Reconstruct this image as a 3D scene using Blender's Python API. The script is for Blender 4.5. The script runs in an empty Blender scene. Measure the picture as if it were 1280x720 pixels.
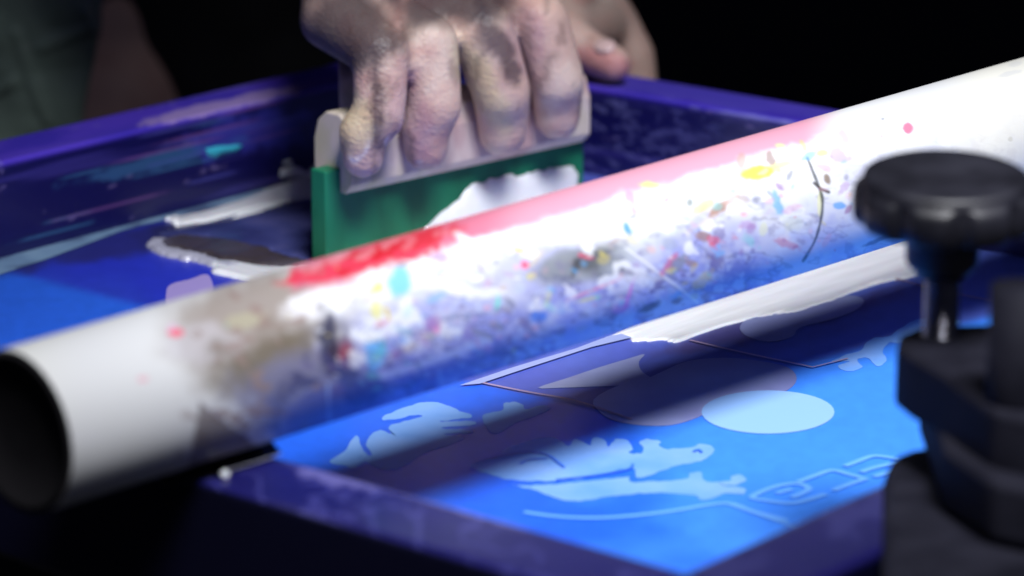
import bpy, bmesh, math, random
import numpy as np
from mathutils import Vector, Matrix
random.seed(7); rng = np.random.default_rng(11)
S = bpy.context.scene
R = math.radians

# ------------------------------------------------------------------ camera
FPX, PITCH, H = 4147.0, R(15.5), 0.347
cF = np.array([0, math.cos(PITCH), -math.sin(PITCH)]); cU = np.array([0, math.sin(PITCH), math.cos(PITCH)])
cR = np.array([1., 0, 0]); C0 = np.array([0, 0, H])
cam = bpy.data.objects.new('camera', bpy.data.cameras.new('camera')); S.collection.objects.link(cam)
cam.location = (0, 0, H); cam.rotation_euler = (R(90) - PITCH, 0, 0)
cam.data.lens = FPX / 1280 * 36; cam.data.sensor_width = 36; cam.data.clip_start = .05; cam.data.clip_end = 50
cam.data.dof.use_dof = True; cam.data.dof.focus_distance = 1.19; cam.data.dof.aperture_fstop = 8.0
S.camera = cam

def ray(x, y): return cF + (x - 640) / FPX * cR + (360 - y) / FPX * cU
def Pz(x, y, z):
    v = ray(x, y); return C0 + v * (z - H) / v[2]
def Py(x, y, Y):
    v = ray(x, y); return C0 + v * Y / v[1]
def proj(P):
    q = P - C0; w = q @ cF
    return 640 + FPX * (q @ cR) / w, 360 - FPX * (q @ cU) / w

# ------------------------------------------------------------------ helpers
def link(name, me, mat=None, parent=None, smooth=False):
    o = bpy.data.objects.new(name, me); S.collection.objects.link(o)
    if mat: me.materials.append(mat)
    if parent: o.parent = parent
    if smooth: me.polygons.foreach_set('use_smooth', [True] * len(me.polygons))
    return o
def obj(name, bm, mat=None, parent=None, smooth=False):
    me = bpy.data.meshes.new(name); bm.normal_update(); bm.to_mesh(me); bm.free()
    return link(name, me, mat, parent, smooth)
def raw(name, V, Fc, mat=None, parent=None, smooth=False):
    me = bpy.data.meshes.new(name); me.from_pydata([tuple(v) for v in V], [], [tuple(f) for f in Fc]); me.update()
    return link(name, me, mat, parent, smooth)
def tag(o, label=None, cat=None, group=None, kind=None):
    if label: o['label'] = label
    if cat: o['category'] = cat
    if group: o['group'] = group
    if kind: o['kind'] = kind
    return o
def empty(name, label, cat, loc=(0, 0, 0)):
    o = bpy.data.objects.new(name, None); S.collection.objects.link(o); o.empty_display_size = .02
    o.location = loc
    return tag(o, label, cat)
def adopt(o, root):      # parent while keeping world-space mesh coordinates
    o.parent = root; o.matrix_parent_inverse = Matrix.Translation(-Vector(root.location)); return o

# noise
_lat = rng.random((256, 256))
def vn(x, y):
    xi = np.floor(x).astype(int); yi = np.floor(y).astype(int); fx = x - xi; fy = y - yi
    fx = fx * fx * (3 - 2 * fx); fy = fy * fy * (3 - 2 * fy)
    a = _lat[xi % 256, yi % 256]; b = _lat[(xi + 1) % 256, yi % 256]; c = _lat[xi % 256, (yi + 1) % 256]; d = _lat[(xi + 1) % 256, (yi + 1) % 256]
    return (a * (1 - fx) + b * fx) * (1 - fy) + (c * (1 - fx) + d * fx) * fy
def fbm(x, y, n=4):
    s = 0; a = .5
    for i in range(n):
        s = s + a * (vn(x + 17.3 * i, y + 9.1 * i) - .5) * 2; x = x * 2.03; y = y * 2.03; a *= .5
    return s
def sstep(a, b, x):
    t = np.clip((x - a) / (b - a), 0, 1); return t * t * (3 - 2 * t)

# ------------------------------------------------------------------ materials
def mat(name, col, rough=.5, metal=0, spec=.5, coat=0, coat_rough=.1, sss=0):
    m = bpy.data.materials.new(name); m.use_nodes = True; b = m.node_tree.nodes['Principled BSDF']
    b.inputs['Base Color'].default_value = (*col, 1); b.inputs['Roughness'].default_value = rough
    b.inputs['Metallic'].default_value = metal; b.inputs['Specular IOR Level'].default_value = spec
    b.inputs['Coat Weight'].default_value = coat; b.inputs['Coat Roughness'].default_value = coat_rough
    if sss:
        b.inputs['Subsurface Weight'].default_value = sss; b.inputs['Subsurface Radius'].default_value = (1, .35, .2); b.inputs['Subsurface Scale'].default_value = .004
    return m
def N(m, t, **k):
    n = m.node_tree.nodes.new(t)
    for a, v in k.items():
        if a in n.inputs: n.inputs[a].default_value = v
        else: setattr(n, a, v)
    return n
def Lk(m, a, b): m.node_tree.links.new(a, b)
def noisecol(m, cols, scale=20, stretch=(1, 1, 1), detail=6, lo=.35, hi=.65, bump=0, rot=(0, 0, 0), rough=None, dist=0):
    tc = N(m, 'ShaderNodeTexCoord'); mp = N(m, 'ShaderNodeMapping'); mp.inputs['Scale'].default_value = stretch; mp.inputs['Rotation'].default_value = rot
    nz = N(m, 'ShaderNodeTexNoise'); nz.inputs['Scale'].default_value = scale; nz.inputs['Detail'].default_value = detail; nz.inputs['Distortion'].default_value = dist
    cr = N(m, 'ShaderNodeValToRGB'); el = cr.color_ramp.elements
    el[0].position = lo; el[1].position = hi; el[0].color = (*cols[0], 1); el[1].color = (*cols[-1], 1)
    for i, c in enumerate(cols[1:-1]):
        e = el.new(lo + (hi - lo) * (i + 1) / (len(cols) - 1)); e.color = (*c, 1)
    Lk(m, tc.outputs['Object'], mp.inputs['Vector']); Lk(m, mp.outputs['Vector'], nz.inputs['Vector']); Lk(m, nz.outputs['Fac'], cr.inputs['Fac'])
    b = m.node_tree.nodes['Principled BSDF']; Lk(m, cr.outputs['Color'], b.inputs['Base Color'])
    if bump:
        bp = N(m, 'ShaderNodeBump'); bp.inputs['Strength'].default_value = bump; bp.inputs['Distance'].default_value = .001
        Lk(m, nz.outputs['Fac'], bp.inputs['Height']); Lk(m, bp.outputs['Normal'], b.inputs['Normal'])
    if rough:
        mr = N(m, 'ShaderNodeMapRange'); mr.inputs['To Min'].default_value = rough[0]; mr.inputs['To Max'].default_value = rough[1]
        Lk(m, nz.outputs['Fac'], mr.inputs['Value']); Lk(m, mr.outputs['Result'], b.inputs['Roughness'])
    return m
def attrmat(name, rough=.5, coat=0, bump=0, coat_rough=.1, spec=.5, bscale=300):
    m = mat(name, (1, 1, 1), rough, coat=coat, coat_rough=coat_rough, spec=spec)
    a = N(m, 'ShaderNodeAttribute'); a.attribute_name = 'stain_and_shade'; Lk(m, a.outputs['Color'], m.node_tree.nodes['Principled BSDF'].inputs['Base Color'])
    if bump:
        tc = N(m, 'ShaderNodeTexCoord'); nz = N(m, 'ShaderNodeTexNoise'); nz.inputs['Scale'].default_value = bscale; nz.inputs['Detail'].default_value = 5
        bp = N(m, 'ShaderNodeBump'); bp.inputs['Strength'].default_value = bump; bp.inputs['Distance'].default_value = .001
        Lk(m, tc.outputs['Object'], nz.inputs['Vector']); Lk(m, nz.outputs['Fac'], bp.inputs['Height']); Lk(m, bp.outputs['Normal'], m.node_tree.nodes['Principled BSDF'].inputs['Normal'])
    return m
def setcol(o, rgb):
    me = o.data; a = me.color_attributes.new('stain_and_shade', 'FLOAT_COLOR', 'POINT')
    c = np.ones((len(me.vertices), 4), np.float32); c[:, :3] = rgb; a.data.foreach_set('color', c.ravel())
def srgb(r, g, b):
    return np.array([((v / 255) / 12.92 if v <= 10 else (((v / 255) + .055) / 1.055) ** 2.4) for v in (r, g, b)])

M_rail = attrmat('violet_paint', .38, coat=.25, bump=.12, coat_rough=.2, bscale=120)
M_mesh = attrmat('emulsion', .36, coat=.12, coat_rough=.2, spec=.4)
M_white = mat('white_ink', (.90, .91, .94), .16, coat=.6, coat_rough=.05, sss=.15)
M_open = noisecol(mat('open_mesh', (.2, .42, .8), .42), [(.13, .33, .76), (.18, .38, .80), (.23, .42, .82)], 45, lo=.3, hi=.7)
M_line = mat('stencil_line', (.14, .40, .93), .42)
M_filmed = noisecol(mat('filmed_mesh', (.2, .2, .5), .3, coat=.2), [(.17, .19, .42), (.25, .28, .54), (.34, .40, .66)], 14, stretch=(1, 1, 1), lo=.35, hi=.65)
M_black = noisecol(mat('black_plastic', (.012, .012, .016), .42, spec=.5), [(.006, .006, .010), (.014, .014, .022)], 60, bump=.15, rough=(.35, .6))
M_cast = noisecol(mat('black_casting', (.02, .02, .026), .7, spec=.12), [(.005, .005, .010), (.016, .016, .026)], 45, bump=.3, rough=(.6, .85))
M_steel = mat('steel', (.35, .35, .4), .22, metal=1)
M_cap = mat('tube_cap', (.010, .009, .011), .85, spec=.2)

M_skin = attrmat('skin', .48, spec=.4); _b = M_skin.node_tree.nodes['Principled BSDF']
_b.inputs['Subsurface Weight'].default_value = .2; _b.inputs['Subsurface Radius'].default_value = (1, .35, .2); _b.inputs['Subsurface Scale'].default_value = .003
_tc = N(M_skin, 'ShaderNodeTexCoord'); _v = N(M_skin, 'ShaderNodeTexVoronoi'); _v.feature = 'DISTANCE_TO_EDGE'; _v.inputs['Scale'].default_value = 420
_w = N(M_skin, 'ShaderNodeTexWave'); _w.bands_direction = 'Z'; _w.inputs['Scale'].default_value = 55; _w.inputs['Distortion'].default_value = 14; _w.inputs['Detail'].default_value = 4; _w.inputs['Detail Scale'].default_value = 3
_m = N(M_skin, 'ShaderNodeMath'); _m.operation = 'MULTIPLY_ADD'; _m.inputs[1].default_value = 2.5
_bp = N(M_skin, 'ShaderNodeBump'); _bp.inputs['Strength'].default_value = .22; _bp.inputs['Distance'].default_value = .0009
Lk(M_skin, _tc.outputs['Object'], _v.inputs['Vector']); Lk(M_skin, _tc.outputs['Object'], _w.inputs['Vector']); Lk(M_skin, _v.outputs['Distance'], _m.inputs[0]); Lk(M_skin, _w.outputs['Fac'], _m.inputs[2]); Lk(M_skin, _m.outputs[0], _bp.inputs['Height']); Lk(M_skin, _bp.outputs['Normal'], _b.inputs['Normal'])
# ------------------------------------------------------------------ frame axes
E1 = np.array([math.sin(R(39.9)), math.cos(R(39.9)), 0]); E2 = np.array([E1[1], -E1[0], 0]); UP = np.array([0, 0, 1.])
def FW(a, b, z=0): return E1 * a + E2 * b + UP * z
A0, A1, B0, B1 = .664, 1.1285, -.989, -.4955      # inside edges (e1 near, e1 far, e2 left, e2 right)
TW, HT = .031, .040                                # rail width and height

class Plane:
    def __init__(s, O, A, B, Nn): s.O, s.A, s.B, s.N = map(np.array, (O, A, B, Nn))
    def hit(s, x, y):
        v = ray(x, y); t = ((s.O - C0) @ s.N) / (v @ s.N); P = C0 + v * t
        return np.array([(P - s.O) @ s.A, (P - s.O) @ s.B])
    def at(s, a, b, h): return s.O + np.multiply.outer(a, s.A) + np.multiply.outer(b, s.B) + np.multiply.outer(h, s.N)
PM = Plane((0, 0, 0), E1, E2, UP)                                  # the stretched mesh
PL = Plane(FW(0, B0), E1, UP, E2)                                  # inside of left rail
PR = Plane(FW(A1, 0), E2, UP, -E1)                                 # inside of far right rail
PLt = Plane(FW(0, 0, HT), E1, E2, UP)                              # rail tops

def sdist(px, py, poly):
    poly = np.array(poly); d = np.full(px.shape, 1e9); ins = np.zeros(px.shape, bool); n = len(poly)
    for i in range(n):
        a = poly[i]; b = poly[(i + 1) % n]; e = b - a
        t = np.clip(((px - a[0]) * e[0] + (py - a[1]) * e[1]) / (e @ e + 1e-18), 0, 1)
        d = np.minimum(d, np.hypot(px - a[0] - t * e[0], py - a[1] - t * e[1]))
        c = ((a[1] > py) != (b[1] > py)) & (px < (b[0] - a[0]) * (py - a[1]) / (b[1] - a[1] + 1e-18) + a[0])
        ins ^= c
    return np.where(ins, -d, d)
def heightpatch(name, plane, pxpoly, h, w, m, cell=.0009, warp=.002, freq=220, lump=.35, lfreq=120, stretch=(1, 1), parent=None, lift=0, rough=None):
    poly = np.array([plane.hit(*p) for p in pxpoly]); lo = poly.min(0) - .006; hi = poly.max(0) + .006
    na, nb = [int((hi[i] - lo[i]) / cell) + 2 for i in (0, 1)]
    a, b = np.meshgrid(lo[0] + np.arange(na) * cell, lo[1] + np.arange(nb) * cell, indexing='ij')
    sd = sdist(a, b, poly) + warp * fbm(a * freq * stretch[0] + 5, b * freq * stretch[1], 4)
    z = h * (1 - np.exp(-np.clip(-sd, 0, 1) / w * 2)) * (1 + lump * fbm(a * lfreq * stretch[0] + 31, b * lfreq * stretch[1], 4)) + lift
    z = np.where(sd > 0, lift * 0 - sd * .8, np.minimum(z, lift * .2 - sd * 1.5))
    keep = sd < cell * 1.6 + .0012
    f = keep[:-1, :-1] & keep[1:, :-1] & keep[:-1, 1:] & keep[1:, 1:]
    idx = np.arange(na * nb).reshape(na, nb); P = plane.at(a.ravel(), b.ravel(), z.ravel()).reshape(-1, 3)
    q = np.stack([idx[:-1, :-1][f], idx[1:, :-1][f], idx[1:, 1:][f], idx[:-1, 1:][f]], 1)
    used = np.unique(q); mp = -np.ones(na * nb, int); mp[used] = np.arange(len(used))
    o = raw(name, P[used], mp[q], m, None, True)
    if parent: adopt(o, parent)
    return o
def smoothpoly(p, k=4, closed=True):
    p = np.array(p, float); n = len(p); out = []
    for i in range(n if closed else n - 1):
        p0, p1, p2, p3 = (p[(i - 1) % n] if closed or i > 0 else p[0]), p[i], p[(i + 1) % n], (p[(i + 2) % n] if closed or i + 2 < n else p[-1])
        for j in range(k):
            t = j / k; out.append(.5 * ((2 * p1) + (-p0 + p2) * t + (2 * p0 - 5 * p1 + 4 * p2 - p3) * t * t + (-p0 + 3 * p1 - 3 * p2 + p3) * t ** 3))
    if not closed: out.append(p[-1])
    return np.array(out)
def flatpoly(bm, plane, pxpoly, lift, thick=.00006, smooth=3):
    pts = smoothpoly(pxpoly, smooth) if smooth > 1 else np.array(pxpoly, float)
    ab = np.array([plane.hit(*p) for p in pts])
    top = [bm.verts.new(plane.at(a, b, lift)) for a, b in ab]
    f = bm.faces.new(top); f.normal_update()
    if Vector(plane.N).dot(f.normal) < 0: f.normal_flip()
    bot = [bm.verts.new(plane.at(a, b, lift - thick)) for a, b in ab]
    for i in range(len(top)):
        j = (i + 1) % len(top)
        try: bm.faces.new((top[i], top[j], bot[j], bot[i]))
        except ValueError: pass
    bmesh.ops.triangulate(bm, faces=[f])
def ribbon(bm, plane, pxline, wpx, lift, k=4):
    # width in plane units
    pts = smoothpoly(pxline, k, False); ab = np.array([plane.hit(*p) for p in pts]); w = wpx
    d = np.gradient(ab, axis=0); d /= np.linalg.norm(d, axis=1)[:, None] + 1e-12; nn = np.stack([-d[:, 1], d[:, 0]], 1)
    l = [bm.verts.new(plane.at(*(q + n_ * w / 2), lift)) for q, n_ in zip(ab, nn)]; r = [bm.verts.new(plane.at(*(q - n_ * w / 2), lift)) for q, n_ in zip(ab, nn)]
    for i in range(len(l) - 1): bm.faces.new((l[i], r[i], r[i + 1], l[i + 1]))

# ------------------------------------------------------------------ setting
tb = raw('table', [(-3, -.5, -.12), (3, -.5, -.12), (3, 1.62, -.12), (-3, 1.62, -.12), (-3, -.5, -.16), (3, -.5, -.16), (3, 1.62, -.16), (-3, 1.62, -.16)],
         [(0, 1, 2, 3), (4, 7, 6, 5), (0, 4, 5, 1), (2, 6, 7, 3), (0, 3, 7, 4), (1, 5, 6, 2)], noisecol(mat('dark_table', (.004, .004, .006), .8), [(.003, .003, .005), (.006, .006, .009)], 8))
tag(tb, kind='structure')
bw = raw('background', [(-5, 4, -1.2), (5, 4, -1.2), (5, 4, 3), (-5, 4, 3)], [(0, 1, 2, 3)], mat('dark_background', (.006, .006, .008), .9)); tag(bw, kind='structure')

# ------------------------------------------------------------------ printing screen
scr = empty('printing_screen', 'violet framed screen with blue mesh and pale bird emblem lying under the tube', 'printing screen', FW((A0 + A1) / 2, (B0 + B1) / 2))
def rail(a0, a1, b0, b1, long_e1):
    # rounded box, finely gridded so that paint stains and painted shade can be held by vertices
    L = (a1 - a0) if long_e1 else (b1 - b0); W = (b1 - b0) if long_e1 else (a1 - a0)
    r = .0022; prof = []
    for cx, cz, t0 in ((W - r, HT - r, 0), (r, HT - r, 90), (r, -.004 + r, 180), (W - r, -.004 + r, 270)):
        for k in range(5): t = R(t0 + k * 22.5); prof.append((cx + r * math.cos(t), cz + r * math.sin(t)))
    P2 = []
    for i in range(len(prof)):
        p, q = np.array(prof[i]), np.array(prof[(i + 1) % len(prof)]); d = np.linalg.norm(q - p); n = max(1, int(d / .0012))
        for k in range(n): P2.append(p + (q - p) * k / n)
    ns = int(L / .0012); V = []; 
    for i in range(ns + 1):
        s = L * i / ns
        for (w, z) in P2: V.append(FW(a0 + s, b0 + w, z) if long_e1 else FW(a0 + w, b0 + s, z))
    n = len(P2); Fc = [(i * n + j, i * n + (j + 1) % n, (i + 1) * n + (j + 1) % n, (i + 1) * n + j) for i in range(ns) for j in range(n)]
    Fc.append(tuple(range(n))); Fc.append(tuple(range(ns * n, ns * n + n))[::-1])
    o = raw('rail', V, Fc, M_rail, None, True); adopt(o, scr)
    me = o.data; bm = bmesh.new(); bm.from_mesh(me); bmesh.ops.recalc_face_normals(bm, faces=bm.faces); bm.to_mesh(me); bm.free()
    V = np.array(V); ss = (V @ E1) if long_e1 else (V @ E2); tt = (V @ E2) if long_e1 else (V @ E1); z = V[:, 2]
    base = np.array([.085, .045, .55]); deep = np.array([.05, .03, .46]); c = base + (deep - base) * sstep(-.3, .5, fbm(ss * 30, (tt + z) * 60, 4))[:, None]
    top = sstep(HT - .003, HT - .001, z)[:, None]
    c = c * (top) + np.array([.006, .005, .085]) * (1 - top)  # sides darker than the top: their shade put into the paint colour
    # long dragged smears of dried ink
    sm = sstep(.18, .6, fbm(ss * 9 + 3, (tt * 2 + z) * 200, 4))[:, None]
    c = c + (np.array([.09, .07, .42]) - c) * sm * .35
    fl = sstep(.48, .6, fbm(ss * 90, (tt + z) * 300, 3))[:, None]; c = c + (np.array([.30, .24, .55]) - c) * fl * .35
    x, y = proj_all(V)
    return o, c, x, y, ss, z
def proj_all(V):
    q = V - C0; w = q @ cF; return 640 + FPX * (q @ cR) / w, 360 - FPX * (q @ cU) / w
def blob(x, y, cx, cy, rx, ry, ang=0, nz=.5, fr=.05, soft=.35):
    R_ = max(rx, ry) * (1.4 + nz); near_ = (np.abs(x - cx) < R_) & (np.abs(y - cy) < R_); out = np.zeros(len(x)); x = x[near_]; y = y[near_]
    t = R(ang); dx = x - cx; dy = y - cy; u = (dx * math.cos(t) + dy * math.sin(t)) / rx; v = (-dx * math.sin(t) + dy * math.cos(t)) / ry
    r = np.hypot(u, v) + nz * fbm(x * fr + cx, y * fr + cy, 4); out[near_] = 1 - sstep(1 - soft, 1 + soft, r); return out
def mixc(c, col, a):
    a = np.clip(np.asarray(a, float), 0, 1); m_ = a > 0; c = c.copy() if not c.flags.writeable else c
    c[m_] += (np.array(col) - c[m_]) * a[m_][:, None]; return c

# left rail
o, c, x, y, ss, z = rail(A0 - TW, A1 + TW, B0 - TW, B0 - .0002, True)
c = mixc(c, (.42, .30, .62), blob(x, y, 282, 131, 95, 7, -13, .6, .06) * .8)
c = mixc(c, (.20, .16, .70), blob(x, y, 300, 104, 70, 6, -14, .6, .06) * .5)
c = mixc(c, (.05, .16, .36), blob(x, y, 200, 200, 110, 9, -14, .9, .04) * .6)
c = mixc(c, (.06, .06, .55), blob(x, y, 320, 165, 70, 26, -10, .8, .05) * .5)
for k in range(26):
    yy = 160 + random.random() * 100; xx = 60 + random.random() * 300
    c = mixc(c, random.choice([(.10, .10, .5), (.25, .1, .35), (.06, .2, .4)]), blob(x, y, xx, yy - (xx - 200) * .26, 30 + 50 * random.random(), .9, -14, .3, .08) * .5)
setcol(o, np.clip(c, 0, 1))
# far right rail
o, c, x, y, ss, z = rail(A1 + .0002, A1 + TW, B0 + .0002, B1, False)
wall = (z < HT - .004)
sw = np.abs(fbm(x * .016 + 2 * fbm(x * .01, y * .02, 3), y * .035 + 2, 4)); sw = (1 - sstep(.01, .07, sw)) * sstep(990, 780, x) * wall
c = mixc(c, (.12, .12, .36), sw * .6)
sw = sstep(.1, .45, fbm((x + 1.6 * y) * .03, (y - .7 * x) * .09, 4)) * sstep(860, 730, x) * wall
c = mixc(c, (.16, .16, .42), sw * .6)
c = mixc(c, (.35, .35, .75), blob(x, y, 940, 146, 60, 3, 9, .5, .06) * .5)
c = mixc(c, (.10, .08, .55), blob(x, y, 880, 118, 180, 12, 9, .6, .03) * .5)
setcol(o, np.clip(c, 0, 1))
# near left rail (its outer side is blackened, shade put into the paint colour)
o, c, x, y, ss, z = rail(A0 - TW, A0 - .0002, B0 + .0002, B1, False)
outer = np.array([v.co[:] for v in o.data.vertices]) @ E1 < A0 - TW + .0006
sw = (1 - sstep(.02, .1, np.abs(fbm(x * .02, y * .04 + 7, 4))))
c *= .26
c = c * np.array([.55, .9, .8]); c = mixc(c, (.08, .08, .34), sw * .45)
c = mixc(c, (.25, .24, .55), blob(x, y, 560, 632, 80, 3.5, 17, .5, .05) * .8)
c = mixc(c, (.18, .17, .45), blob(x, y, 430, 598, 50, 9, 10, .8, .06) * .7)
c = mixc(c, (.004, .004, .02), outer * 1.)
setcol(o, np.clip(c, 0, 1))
# near right rail
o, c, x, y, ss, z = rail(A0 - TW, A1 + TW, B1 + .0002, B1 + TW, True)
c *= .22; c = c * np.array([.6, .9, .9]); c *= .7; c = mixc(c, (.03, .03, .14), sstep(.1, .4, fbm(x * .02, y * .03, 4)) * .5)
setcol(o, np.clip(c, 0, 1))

# stretched mesh with its emulsion; tints mix dragged ink film with painted light and tube shadow
cell = .0014
na = int((A1 - A0) / cell) + 1; nb = int((B1 - B0) / cell) + 1
ga, gb = np.meshgrid(np.linspace(A0, A1, na), np.linspace(B0, B1, nb), indexing='ij')
V = PM.at(ga.ravel(), gb.ravel(), np.zeros(ga.size)).reshape(-1, 3); idx = np.arange(na * nb).reshape(na, nb)
Fq = np.stack([idx[:-1, :-1].ravel(), idx[:-1, 1:].ravel(), idx[1:, 1:].ravel(), idx[1:, :-1].ravel()], 1)
msh = raw('mesh', V, Fq[:, ::-1], M_mesh, None, True); adopt(msh, scr)
x, y = proj_all(V)
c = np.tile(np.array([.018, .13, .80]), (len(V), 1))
c = mixc(c, (.055, .27, .92), sstep(-.4, .4, fbm(x * .006, y * .012, 3) + (x - 760) / 380) * .9)  # lighter blue to the right: the bright pool of light put into the colour
# squeegeed band of thin violet ink film between the two print strokes
a_, b_ = V @ E1, V @ E2
def lines(p, q):  # signed side in px space
    return (q[0] - p[0]) * (y - p[1]) - (q[1] - p[1]) * (x - p[0])
film = sstep(-2000, 2500, -lines((590, 478), (1100, 598)) + 900 * fbm(x * .03, y * .06, 4)) * sstep(-200, 0, x - 560)
film = film * sstep(0, 14, 560 - y + 0 * x) * sstep(-8, 8, (530 - (x - 700) * .25) - y)
c = mixc(c, (.10, .12, .46), film * .85)
c = mixc(c, (.08, .05, .14), blob(x, y, 980, 402, 130, 14, -14, .7, .03) * .7)  # dark band beside the tube: its cast shadow put into the colour
c = mixc(c, (.03, .03, .16), blob(x, y, 905, 440, 190, 26, -17, .5, .02) * .25)  # wider, fainter band of the same painted tube shadow
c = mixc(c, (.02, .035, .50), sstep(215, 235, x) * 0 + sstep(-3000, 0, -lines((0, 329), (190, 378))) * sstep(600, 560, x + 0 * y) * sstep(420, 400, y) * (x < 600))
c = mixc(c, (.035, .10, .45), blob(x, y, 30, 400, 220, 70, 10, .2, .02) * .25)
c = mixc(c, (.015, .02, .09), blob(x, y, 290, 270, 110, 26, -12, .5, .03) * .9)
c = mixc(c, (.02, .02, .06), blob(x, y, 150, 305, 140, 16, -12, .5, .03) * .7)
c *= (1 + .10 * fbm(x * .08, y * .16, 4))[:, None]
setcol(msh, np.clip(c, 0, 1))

# stencil shapes
bm = bmesh.new()
def C4(pts): return [(380 + a / 4, 460 + b / 4) for a, b in pts]
def C5(pts): return [(640 + a / 2.909, 420 + b / 2.909) for a, b in pts]
shapeA = C4([(130, 470), (200, 420), (235, 365), (268, 345), (285, 395), (325, 438), (338, 430), (312, 385), (322, 350), (360, 318), (400, 315), (462, 342), (425, 292), (580, 248), (560, 238), (405, 265), (398, 242), (480, 205), (600, 170), (690, 180), (780, 215), (838, 243), (760, 260), (680, 268), (845, 272), (830, 288), (690, 300), (838, 312), (830, 328), (700, 330), (800, 352), (750, 375), (600, 430), (500, 490), (420, 510), (340, 490), (310, 470), (260, 500), (190, 488)])
shapeB = C4([(895, 240), (990, 212), (1000, 176), (1050, 172), (1095, 182), (1105, 207), (1190, 187), (1232, 205), (1160, 238), (1060, 275), (960, 330), (915, 300)])
shapeC = C5([(-150, 470), (-60, 440), (0, 400), (130, 370), (180, 385), (205, 400), (230, 375), (270, 393), (285, 398), (300, 370), (338, 380), (350, 405), (378, 376), (420, 382), (440, 410), (425, 425), (470, 428), (478, 405), (465, 388), (495, 374), (540, 385), (532, 398), (560, 412), (650, 405), (680, 395), (712, 397), (738, 416), (712, 440), (680, 458), (600, 472), (520, 500), (455, 515), (440, 482), (330, 500), (240, 522), (120, 528), (0, 524), (-100, 500)])
shapeD = C5([(0, 543), (100, 545), (230, 535), (400, 515), (430, 512), (436, 530), (560, 528), (638, 520), (648, 500), (690, 495), (702, 528), (790, 528), (796, 510), (836, 508), (850, 528), (812, 542), (770, 545), (842, 554), (836, 576), (770, 572), (745, 588), (690, 600), (660, 580), (500, 572), (350, 585), (240, 600), (150, 588), (80, 560)])
def feather(pts, amp, fr, seed):
    P = smoothpoly(pts, 8); d = np.roll(P, -1, 0) - np.roll(P, 1, 0); d /= np.linalg.norm(d, axis=1)[:, None] + 1e-9; nn = np.stack([-d[:, 1], d[:, 0]], 1)
    L = np.cumsum(np.linalg.norm(np.roll(P, -1, 0) - P, axis=1)); w = fbm(L / fr + seed, L * 0 + seed, 3); saw = ((L / (fr * 1.7)) % 1) - .5
    return P + nn * (amp * (w + .5 * saw))[:, None]
def ell(cx, cy, rx, ry, n=40, s=0): return [(cx + rx * math.cos(t) + s * math.sin(t), cy + ry * math.sin(t)) for t in np.linspace(0, 2 * math.pi, n, endpoint=False)]
shapeW = C5([(95, 190), (200, 155), (320, 115), (430, 82), (482, 68), (462, 95), (468, 125), (500, 150), (530, 165), (440, 180), (300, 186), (180, 190)])
shapeH = [(742, 500), (770, 484), (800, 478), (826, 466), (860, 452), (905, 448), (950, 452), (985, 460), (996, 474), (985, 488), (955, 499), (915, 503), (893, 512), (868, 524), (838, 532), (800, 532), (766, 526), (748, 514)]
shapeI = [(932, 420), (925, 408), (940, 398), (985, 390), (1030, 378), (1062, 370), (1080, 376), (1070, 388), (1040, 400), (1000, 410), (990, 422), (960, 428)]
shapeJ = [(1040, 452), (1058, 444), (1075, 438), (1090, 424), (1112, 420), (1140, 402), (1166, 398), (1200, 402), (1180, 412), (1150, 420), (1130, 430), (1112, 428), (1104, 440), (1108, 452), (1096, 458), (1086, 448), (1072, 450), (1078, 460), (1060, 464), (1048, 458), (1062, 452)]
for i, s in enumerate((shapeA, shapeB, shapeC, shapeD, shapeJ)): bm = bmesh.new(); flatpoly(bm, PM, feather(s, 1.6, 9, i * 7.3), .0001 + .00002 * i, smooth=1); adopt(obj('bird_emblem', bm, M_open), scr)
bm = bmesh.new(); flatpoly(bm, PM, ell(960, 516, 83, 27), .00032, .00006, smooth=1); adopt(obj('moon_emblem', bm, mat('pale_mesh', (.27, .48, .82), .42)), scr)
bm = bmesh.new()
for i, s in enumerate((shapeW, shapeH, shapeI)): bm = bmesh.new(); flatpoly(bm, PM, s, .00022 + .00002 * i, smooth=3); adopt(obj('cloud_emblem', bm, M_filmed), scr)
bm = bmesh.new()
ribbon(bm, PM, [(655, 641), (700, 647), (760, 648), (832, 641), (905, 630), (940, 640), (985, 652)], .0022, .00036)
ribbon(bm, PM, [(1000, 662), (905, 629)], .0016, .00038)
def C8(pts): return [(860 + a / 4, 540 + b / 4) for a, b in pts]
for k, s in enumerate(([(400, 348), (320, 330), (430, 280), (540, 262), (605, 290), (520, 332)], [(400, 349), (530, 360), (690, 315)], [(440, 312), (520, 290)], [(550, 255), (640, 222), (720, 197), (800, 215), (892, 242)], [(892, 238), (820, 262), (725, 298)], [(785, 177), (860, 148), (935, 125), (1050, 140)], [(865, 207), (930, 185), (1080, 150)], [(930, 230), (1060, 190)])):
    ribbon(bm, PM, C8(s), .0024, .0004 + .00002 * k)
let = obj('lettering', bm, M_line); adopt(let, scr)
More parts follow.
